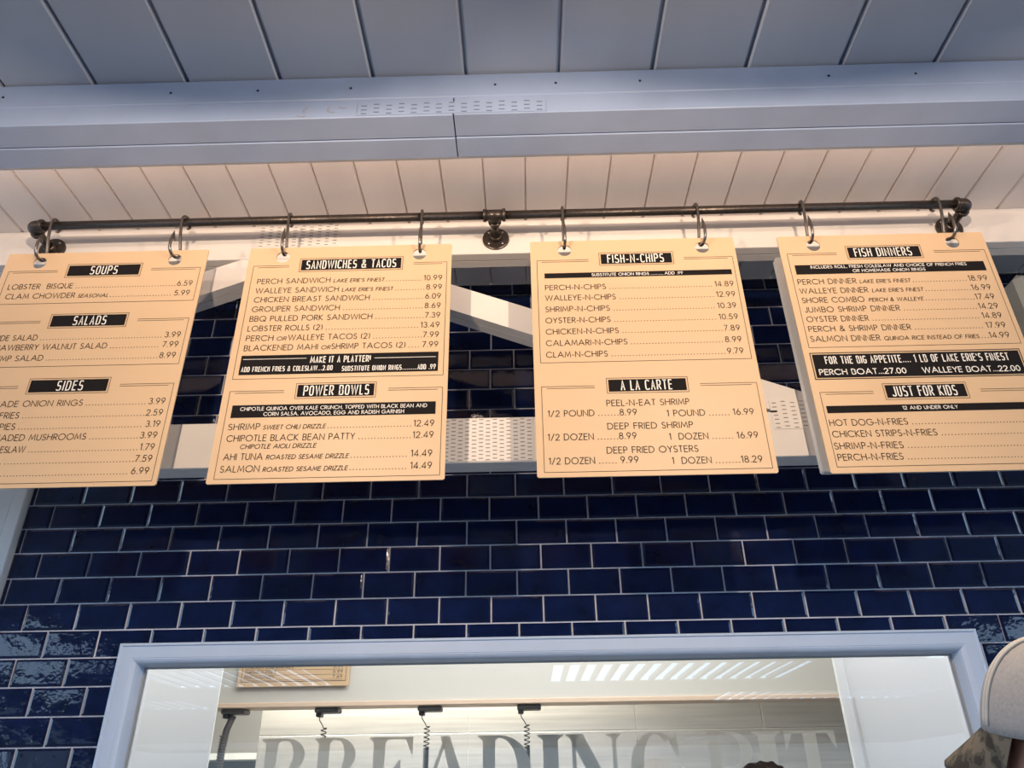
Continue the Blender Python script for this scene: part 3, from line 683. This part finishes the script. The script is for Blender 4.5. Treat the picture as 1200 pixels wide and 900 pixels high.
# vinyl lettering on the inside of the pane
def serif_text():
    bm = bmesh.new(); YL = F+.0605
    cap = .170; zb = 1.704-cap
    cells = []
    cnt = [0]
    def q(pts):
        cnt[0] += 1; bm.faces.new([bm.verts.new((X+p[0]*SX, YL+cnt[0]*6e-6, zb+p[1]*cap)) for p in pts])
    def rc(a, b, c, d): q([(a, c), (b, c), (b, d), (a, d)])
    def stem(x, w_=.24, y0=0, y1=1, top=True, bot=True, s=.085):
        rc(x, x+w_, y0, y1)
        for on, yy, sg in ((top, y1, -1), (bot, y0, 1)):
            if on:
                rc(x-s, x+w_+s, min(yy, yy+sg*.035), max(yy, yy+sg*.035)); q([(x-s*.7, yy+sg*.035), (x, yy+sg*.035), (x, yy+sg*.085)]); q([(x+w_, yy+sg*.035), (x+w_+s*.7, yy+sg*.035), (x+w_, yy+sg*.085)])
    def bowl(x, cy, rx, ry, tx=.22, ty=.04, a0=90, a1=-90, n=18):
        p = []
        for k in range(n+1):
            a = math.radians(a0+(a1-a0)*k/n); p.append(((x+rx*math.cos(a), cy+ry*math.sin(a)), (x+(rx-tx)*math.cos(a), cy+(ry-ty)*math.sin(a))))
        for k in range(n): q([p[k][0], p[k+1][0], p[k+1][1], p[k][1]])
    def endtri(x, y, sg, l=.2): q([(x, y), (x, y-sg*l), (x-.03, y-sg*l*.9), (x-.14, y-sg*.035), (x-.14, y)])
    def B():
        stem(.08, .22); rc(.3, .5, .96, 1); rc(.3, .5, .49, .53); rc(.3, .5, 0, .04); bowl(.46, .745, .36, .255); bowl(.46, .265, .42, .265)
    def Pp():
        stem(.08, .22); rc(.3, .5, .96, 1); rc(.3, .5, .45, .49); bowl(.46, .725, .40, .275)
    def Rr():
        stem(.08, .22); rc(.3, .5, .96, 1); rc(.3, .5, .47, .51); bowl(.46, .735, .36, .265); q([(.36, .49), (.58, .49), (.92, .04), (.70, .04)]); rc(.68, 1.0, 0, .04)
    def E():
        stem(.08, .22); rc(.3, .82, .96, 1); rc(.3, .6, .49, .53); rc(.3, .82, 0, .04); endtri(.82, 1, 1, .27); endtri(.84, 0, -1, .30); q([(.6, .36), (.6, .66), (.57, .66), (.46, .53), (.46, .49), (.57, .36)])
    def A():
        q([(.02, 0), (.10, 0), (.50, .93), (.46, 1)]); q([(.38, 1), (.56, 1), (1.0, 0), (.74, 0)]); rc(.25, .72, .30, .34); rc(-.06, .20, 0, .035); rc(.64, 1.08, 0, .035)
    def Dd(): stem(.08, .22); rc(.3, .42, .96, 1); rc(.3, .42, 0, .04); bowl(.38, .5, .55, .5, .24, .04)
    def I(): stem(.12, .24)
    def N(): stem(.10, .07, s=.10); stem(.80, .07, s=.09, bot=False); q([(.03, 1), (.30, 1), (.87, .0), (.80, 0), (.62, 0)])
    def Gg():
        bowl(.50, .5, .48, .52, .24, .04, 50, 300, 28); bowl(.50, .5, .48, .52, .05, .04, 300, 360, 8); stem(.72, .22, 0, .42, bot=False); q([(.80, .93), (.86, 1.0), (.88, 1.0), (.90, .64), (.86, .64), (.74, .86)])
    def T():
        stem(.36, .24, top=False); rc(.02, .94, .96, 1); endtri(.94, 1, 1, .27); q([(.02, 1), (.02, .73), (.05, .74), (.17, .965), (.17, 1)])
    L = [(B, -.744, -.609, .90), (Rr, -.596, -.455, 1.0), (E, -.443, -.316, .86), (A, -.300, -.150, 1.05), (Dd, -.140, .008, .95), (I, .018, .097, .45), (N, .103, .258, .97), (Gg, .275, .425, .98), (Pp, .484, .618, .88), (I, .612, .698, .45), (T, .704, .850, .96)]
    for fn, a, b, wd in L:
        X = a; SX = (b-a)/wd
        fn()
    return bm
st = mesh_obj('pane_lettering', serif_text(), M['vinyl'], win, 'flat')
# ================================================================== KITCHEN BEHIND THE WINDOW
kit = sempty('wall_kitchen')
boxo('kitchen_back', (-4.5, 4.5, 5.6, 5.7, 0, 3.4), 'kwall', kit)
boxo('kitchen_side', (-4.5, -4.4, D+.12, 5.6, 0, 3.4), 'kwall', kit); boxo('kitchen_side', (4.4, 4.5, D+.12, 5.6, 0, 3.4), 'kwall', kit)
boxo('kitchen_ceiling', (-4.5, 4.5, D+.12, 5.7, 3.4, 3.5), 'kwall', kit)
boxo('partition', (-4.4, -1.112, 2.9, 2.91, 0, 3.3), 'kwall', kit)
boxo('partition', (1.145, 4.4, 2.92, 2.93, 0, 3.3), 'kwall', kit); boxo('partition_trim', (1.112, 1.148, 2.912, 2.93, 0, 3.3), 'kwall', kit, .004)
boxo('partition_seam', (1.160, 1.164, 2.917, 2.92, 0, 1.85), 'soffit', kit)
boxo('soffit', (-4.3, 4.3, 4.40, 4.52, 2.015, 3.3), 'soffit', kit); boxo('soffit_trim', (-4.3, 4.3, 4.385, 4.545, 1.995, 2.02), 'soffit_edge', kit, .003)
hood = thing('extraction_hood', 'brushed steel extraction hood seen through the window below the soffit', 'hood', (0, 4.8, 1.2))
def hp(o): o.matrix_parent_inverse = Matrix.Translation((0, -4.8, -1.2)); return o
for x0, x1 in ((-1.565, -.35), (-.347, .62), (.623, 1.352), (1.358, 2.2)):
    hp(boxo('upper_panel', (x0, x1, 4.80, 4.83, 1.886, 2.2), 'hood', hood, .002)); hp(boxo('lower_panel', (x0, x1, 4.80, 4.83, 1.3, 1.882), 'hood', hood, .002))
sh = thing('steel_shelf', 'steel shelf with pale front left of the extraction hood', 'shelf', (-1.8, 5.1, 1.8))
def shp(o): o.matrix_parent_inverse = Matrix.Translation((1.8, -5.1, -1.8)); return o
shp(boxo('back_board', (-2.6, -1.5, 5.3, 5.33, 1.2, 2.3), 'kdark', sh)); shp(boxo('shelf_board', (-2.6, -1.5, 5.05, 5.3, 1.775, 1.81), 'kwall', sh)); shp(boxo('shelf_board', (-2.6, -1.5, 5.05, 5.3, 1.62, 1.66), 'hood', sh))
# cord reels under the soffit
def reel(x, hose, label):
    r = thing('cord_reel', label, 'cord reel', (x, 4.47, 1.995), 'cord reels under the kitchen soffit')
    bm = bmesh.new(); box(bm, -.065, .065, -.05, .05, -.026, 0, .006); mesh_obj('housing', bm, M['hose'], r)
    bm = bmesh.new(); box(bm, -.06, -.03, -.03, .03, -.045, -.024, .004); mesh_obj('cord_outlet', bm, M['blk'], r)
    bm = bmesh.new()
    if hose:
        tube(bm, [(-.01, 0, -.03), (-.035, 0, -.10), (-.045, 0, -.2), (-.048, 0, -.6)], .018, 12)
        mesh_obj('hose', bm, M['hose'], r, True)
        bm = bmesh.new()
        for k in range(34): tube(bm, [(-.046, 0, -.13-k*.014), (-.046, 0, -.136-k*.014)], .0215, 12)
        mesh_obj('hose_rib', bm, M['steel'], r)['kind'] = 'stuff'
    else:
        pts = [(-.045, 0, -.03), (-.043, 0, -.06), (-.025, 0, -.085), (-.018, 0, -.10)]
        z = -.10; n = 0
        while z > -.5:
            a = n*math.pi/4; loose = z > -.2; R_ = .015 if loose else .014
            pts.append((-.015+R_*math.cos(a), R_*math.sin(a), z)); z -= .0026 if loose else .0010; n += 1
        tube(bm, pts, .0028, 5); mesh_obj('coiled_cord', bm, M['blk'], r, True)
reel(-1.604, True, 'dark reel with a ribbed grey hose, nearest the left partition inside the window')
reel(-1.094, False, 'cord reel with black coiled cord above the R of the pane lettering')
reel(-.534, False, 'cord reel with black coiled cord between the E and A of the pane lettering')
reel(.006, False, 'cord reel with black coiled cord above the D of the pane lettering')
# menu board inside the kitchen
km = thing('kitchen_menu_board', 'tan menu board on the soffit inside the window, upper edge cut by the frame', 'menu board', (-1.585, 4.37, 2.86))
mesh_obj('panel', panel_bm(BW, BH, .012, HOLES), M['board'], km)
fr, ink, wh = bmesh.new(), bmesh.new(), bmesh.new()
for a in ((.019, .594, .735, .738), (.019, .0215, .53, .738), (.5915, .594, .53, .738)): rect(fr, a[0], a[1], -a[3], -a[2], YI)
for v, s, p, e in ((.645, 'HOT DOG-N-FRIES', '5.99', .235), (.671, 'CHICKEN STRIPS-N-FRIES', '5.99', .30), (.697, 'SHRIMP-N-FRIES', '5.99', .205), (.723, 'PERCH-N-FRIES', '7.69', .20)):
    text(ink, s, .035, e, -v, .0165, .0022, YI); text(ink, p, .52, .575, -v, .0165, .0022, YI); line(ink, .035, -v-.006, .575, -v-.006, .0015, YI)
for a in (('border_lines', fr, M['ink']), ('item_lettering', ink, M['ink'])): mesh_obj(*a, km, 'flat')['kind'] = 'stuff'
# ================================================================== BEHIND THE CAMERA: lamps and pavilion
for i, (x, y, z) in enumerate(LAMPS):
    lp = thing('pendant_lamp', ('left' if i == 0 else 'right') + ' pendant lamp with a black dish shade in front of the menu boards', 'lamp', (x, y, 3.2), 'pendant lamps')
    bm = bmesh.new(); tube(bm, [(0, 0, 0), (0, 0, -.39)], .006, 8); mesh_obj('stem', bm, M['iron'], lp, True)
    bm = bmesh.new(); n = 32
    pr = [(.012, -.345), (.035, -.352), (.05, -.372), (.14, -.395), (.15, -.402), (.147, -.404), (.136, -.400), (.047, -.378), (.03, -.358), (.012, -.352)]
    loft(bm, [[(r*math.cos(2*math.pi*k/n), r*math.sin(2*math.pi*k/n), z_) for k in range(n)] for r, z_ in pr]); mesh_obj('lamp_shade', bm, M['blk'], lp, True)
    bm = bmesh.new(); tube(bm, [(0, 0, -.352), (0, 0, -.43)], .016, 12); mesh_obj('socket', bm, M['blk'], lp, True)
for a, b in ((-2.0, -6.75), (-8.6, -10.3), (-11.8, -21.7), (-25, -27)):
    hw = 5.6 if a > -8 else 14
    o = boxo('pavilion_ceiling', (-hw, hw, b, a, 3.2, 3.22), 'roof'); struct(o)
for (y0, y1), spans in (((-8.6, -6.75), ((-5.8, -3.2), (.3, 4.1))), ((-11.8, -10.3), ((-7.6, -6.3), (3.6, 7.6))), ((-25, -21.7), ((-13, -8), (5.2, 9)))):
    xs = [-14] + [v for s_ in spans for v in s_] + [14]
    for a, b in zip(xs[::2], xs[1::2]): struct(boxo('pavilion_ceiling', (a, b, y0, y1, 3.2, 3.22), 'roof'))
    for a, b in spans:
        x = a
        while x < b: struct(boxo('pavilion_joist', (x, x+.08, y0, y1, 3.2, 3.25), 'roof')); x += .24
struct(boxo('far_sky_blocker', (-26, 26, -36, -35, 0, 4.4), 'far')); struct(boxo('far_sky_blocker', (-26, -25, -35, 6, 0, 1.6), 'far')); struct(boxo('far_sky_blocker', (25, 26, -35, 6, 0, 1.6), 'far'))  # unseen, added to keep low sky out of the pane reflections
# ================================================================== PEOPLE
def skin_body(name, chain, m, parent, sub=2):
    """chain: list of (key, pos, radius, parentkey)"""
    me = bpy.data.meshes.new(name); keys = [c[0] for c in chain]
    me.from_pydata([c[1] for c in chain], [(keys.index(c[3]), i) for i, c in enumerate(chain) if c[3]], [])
    o = bpy.data.objects.new(name, me); COL.objects.link(o); o.parent = parent
    sk = o.modifiers.new('skin', 'SKIN'); 
    if not me.skin_vertices: me.attributes  # layer is created with the modifier below
    bpy.context.view_layer.objects.active = o
    bm = bmesh.new(); bm.from_mesh(me); ly = bm.verts.layers.skin.verify(); bm.verts.ensure_lookup_table()
    for i, c in enumerate(chain):
        r = c[2]; bm.verts[i][ly].radius = r if isinstance(r, tuple) else (r, r); bm.verts[i][ly].use_root = i == 0
    bm.to_mesh(me); bm.free()
    s_ = o.modifiers.new('sub', 'SUBSURF'); s_.levels = sub; s_.render_levels = sub
    sk.use_smooth_shade = True; me.materials.append(M[m]); return o
def head(parent, hz, m='skin', tilt=0):
    """head facing +Y with its crown at hz; centre of skull at hz-.115"""
    bm = bmesh.new(); bmesh.ops.create_uvsphere(bm, u_segments=40, v_segments=32, radius=1)
    for v in bm.verts:
        x, y, z = v.co; px = x*.076; py = y*.096; pz = z*.115
        if z < 0: px *= 1-.32*(-z)**1.4; py = py*(1-.18*(-z)) + .012*(-z)
        f = max(0, y)
        g = lambda cx, cz, s: math.exp(-(((x-cx)/s)**2+((z-cz)/s)**2))
        if f > 0:
            py += .024*math.exp(-(x/.13)**2)*max(0, 1-abs((z+.14)/.24))*f - .007*(g(.38, .05, .17)+g(-.38, .05, .17)) + .005*math.exp(-(z-.2)**2/.012)*f
            py += .006*math.exp(-(x/.32)**2)*(math.exp(-((z+.42)/.06)**2)+.8*math.exp(-((z+.53)/.06)**2)) + .008*math.exp(-(x/.3)**2-((z+.85)/.16)**2)
        for sg in (-1, 1):
            e = math.exp(-((y+.08)/.16)**2-((z+.05)/.26)**2)
            if x*sg > .8: px += sg*.016*e
        v.co = (px, py, pz)
    o = mesh_obj('head', bm, M[m], parent, True); o.location = (0, 0, hz-.115)
    for sg in (-1, 1):
        bm = bmesh.new(); bmesh.ops.create_uvsphere(bm, u_segments=12, v_segments=8, radius=.0115)
        e = mesh_obj('eye', bm, M['eye'], o, True); e.location = (sg*.030, .078, .006)
        bm = bmesh.new(); bmesh.ops.create_uvsphere(bm, u_segments=10, v_segments=8, radius=.0055)
        i_ = mesh_obj('iris', bm, M['dark'], o, True); i_.location = (sg*.030, .0852, .006)
    return o
def person(label, loc, rot, H, shirt, headlook):
    root = thing('person', label, 'person', loc); root.rotation_euler = (0, 0, rot)
    k = H/1.75; s = lambda *p: tuple(c*k for c in p)
    ch = [('pel', s(0, 0, .95), (.158*k, .118*k), None), ('wai', s(0, 0, 1.12), (.135*k, .095*k), 'pel'), ('che', s(0, .0, 1.30), (.165*k, .11*k), 'wai'), ('nek', s(0, -.01, 1.44), (.075*k, .075*k), 'che')]
    for sg, n in ((-1, 'l'), (1, 'r')):
        ch += [('s'+n, s(sg*.17, -.01, 1.40), .062*k, 'che'), ('e'+n, s(sg*.235, -.03, 1.12), .046*k, 's'+n)]
    skin_body('shirt', ch, shirt, root)
    for sg in (-1, 1):
        skin_body('forearm', [('a', s(sg*.232, -.028, 1.14), .038*k, None), ('b', s(sg*.245, .03, .98), .034*k, 'a'), ('c', s(sg*.25, .085, .87), .025*k, 'b'),
                           ('p', s(sg*.25, .105, .82), (.022*k, .034*k), 'c'), ('q', s(sg*.25, .115, .79), (.016*k, .034*k), 'p')], 'skin', root, 1)
        for f, (dy, ln) in enumerate(((.028, .062), (.010, .072), (-.010, .068), (-.028, .052))):
            y0 = .115+dy
            skin_body('finger', [('a', s(sg*.25, y0, .795), .0085*k, None), ('b', s(sg*.246, y0+.004, .795-ln*.6), .008*k, 'a'), ('c', s(sg*.236, y0+.002, .795-ln), .0065*k, 'b')], 'skin', root, 1)
        skin_body('thumb', [('a', s(sg*.25, .13, .835), .010*k, None), ('b', s(sg*.242, .158, .81), .009*k, 'a'), ('c', s(sg*.236, .165, .78), .0075*k, 'b')], 'skin', root, 1)
        skin_body('shoe', [('a', s(sg*.105, -.04, .05), .045*k, None), ('b', s(sg*.11, .06, .045), .042*k, 'a'), ('c', s(sg*.115, .15, .035), .033*k, 'b')], 'shoe', root, 1)
    tc = [('p', s(0, 0, 1.0), (.15*k, .11*k), None), ('q', s(0, 0, .90), (.15*k, .11*k), 'p')]
    for sg, n in ((-1, 'l'), (1, 'r')): tc += [('t'+n, s(sg*.09, .01, .78), .088*k, 'q'), ('k'+n, s(sg*.10, .015, .50), .064*k, 't'+n), ('f'+n, s(sg*.105, -.01, .07), .052*k, 'k'+n)]
    skin_body('trousers', tc, 'trousers', root, 2)
    skin_body('neck', [('a', s(0, -.01, 1.42), .056*k, None), ('b', s(0, -.005, 1.58), .052*k, 'a')], 'skin', root, 1)
    hd = head(root, H); hd.rotation_euler = headlook
    return root, hd
# person with the cap, close on the right
CAPX, CAPY, CAPH = .567, .86, 1.672
pr, hd = person('person in a grey mesh cap with camouflage brim, at the right edge', (CAPX, CAPY, 0), math.radians(20), CAPH, 'shirt', (math.radians(12), 0, 0))
def cap(parent):
    bm = bmesh.new(); n = 36; rings = []
    RX, RY, HT = .090, .108, .100
    for j in range(12):
        a = j/11*math.pi/2*.985; zz = HT*math.sin(a)**.95; rr = math.cos(a)**.62
        rings.append([(RX*rr*math.cos(2*math.pi*k/n), RY*rr*math.sin(2*math.pi*k/n)-.004, zz) for k in range(n)])
    loft(bm, [[(p[0]*.97, p[1]*.97, 0) for p in rings[0]]] + rings, True)
    c = mesh_obj('cap', bm, M['mesh'], parent, True); c.location = (0, 0, .036)
    # stitched piping over the crown: two bands either side of an open seam
    for ang in (30, 90, 146):
        for d, r_, m_ in ((-.0045, .0022, 'capseam'), (.0045, .0022, 'capseam'), (0, .0014, 'mesh')):
            bm = bmesh.new(); pth = []
            for j in range(-20, 21):
                a = math.pi/2-abs(j)/20*math.pi/2*.97; sg = 1 if j >= 0 else -1; rr = math.cos(a)**.62; an = math.radians(ang)
                pth.append((RX*rr*sg*math.cos(an)-d*math.sin(an), RY*rr*sg*math.sin(an)-.004+d*math.cos(an), HT*math.sin(a)**.95+.0012))
            tube(bm, pth, r_, 6); mesh_obj('seam', bm, M[m_], c, True)
    bm = bmesh.new(); bmesh.ops.create_uvsphere(bm, u_segments=12, v_segments=8, radius=.007)
    b = mesh_obj('button', bm, M['capseam'], c, True); b.location = (0, -.004, HT)
    # brim: curved shell in front
    bm = bmesh.new(); top, bot = [], []
    NU, NV = 20, 8
    for i in range(NU+1):
        a = math.radians(12+156*i/NU); rt, rb = [], []
        for j in range(NV+1):
            t = j/NV; x = RX*.99*math.cos(a)*(1-.04*t); y = RY*.97*math.sin(a)-.004+t*(.066*math.sin(a)**.7)
            z = .002+.012*t*0-.30*(abs(x)**2)/.09*.09*3.2*t-.046*t
            rt.append(bm.verts.new((x, y, z+.0018))); rb.append(bm.verts.new((x, y, z-.0018)))
        top.append(rt); bot.append(rb)
    for i in range(NU):
        for j in range(NV):
            bm.faces.new((top[i][j], top[i+1][j], top[i+1][j+1], top[i][j+1])); bm.faces.new((bot[i][j], bot[i][j+1], bot[i+1][j+1], bot[i+1][j]))
        bm.faces.new((top[i][NV], top[i+1][NV], bot[i+1][NV], bot[i][NV]))
    for r_, q_ in ((top[0], bot[0]), (top[-1], bot[-1])):
        for j in range(NV): bm.faces.new((r_[j], r_[j+1], q_[j+1], q_[j]))
    mesh_obj('brim', bm, M['camo'], c, True)
    return c
cp = cap(hd)
pr2, hd2 = person('person with short dark hair, only the crown showing before the P', (.463, 1.70, 0), math.radians(0), 1.600, 'shirt2', (0, 0, 0))
bm = bmesh.new(); bmesh.ops.create_icosphere(bm, subdivisions=5, radius=1)
for v in bm.verts:
    x, y, z = v.co; n_ = 1+.03*math.sin(23*x+5*y)*math.sin(19*z+11*y)+random.uniform(-.012, .012)
    if z < 0 and y > -.2: z *= .2
    if y > .75 and z < .45: y *= .86
    v.co = (x*.083*n_, y*.103*n_-.004, z*.098*n_+.024)
mesh_obj('hair', bm, M['hair'], hd2, True)
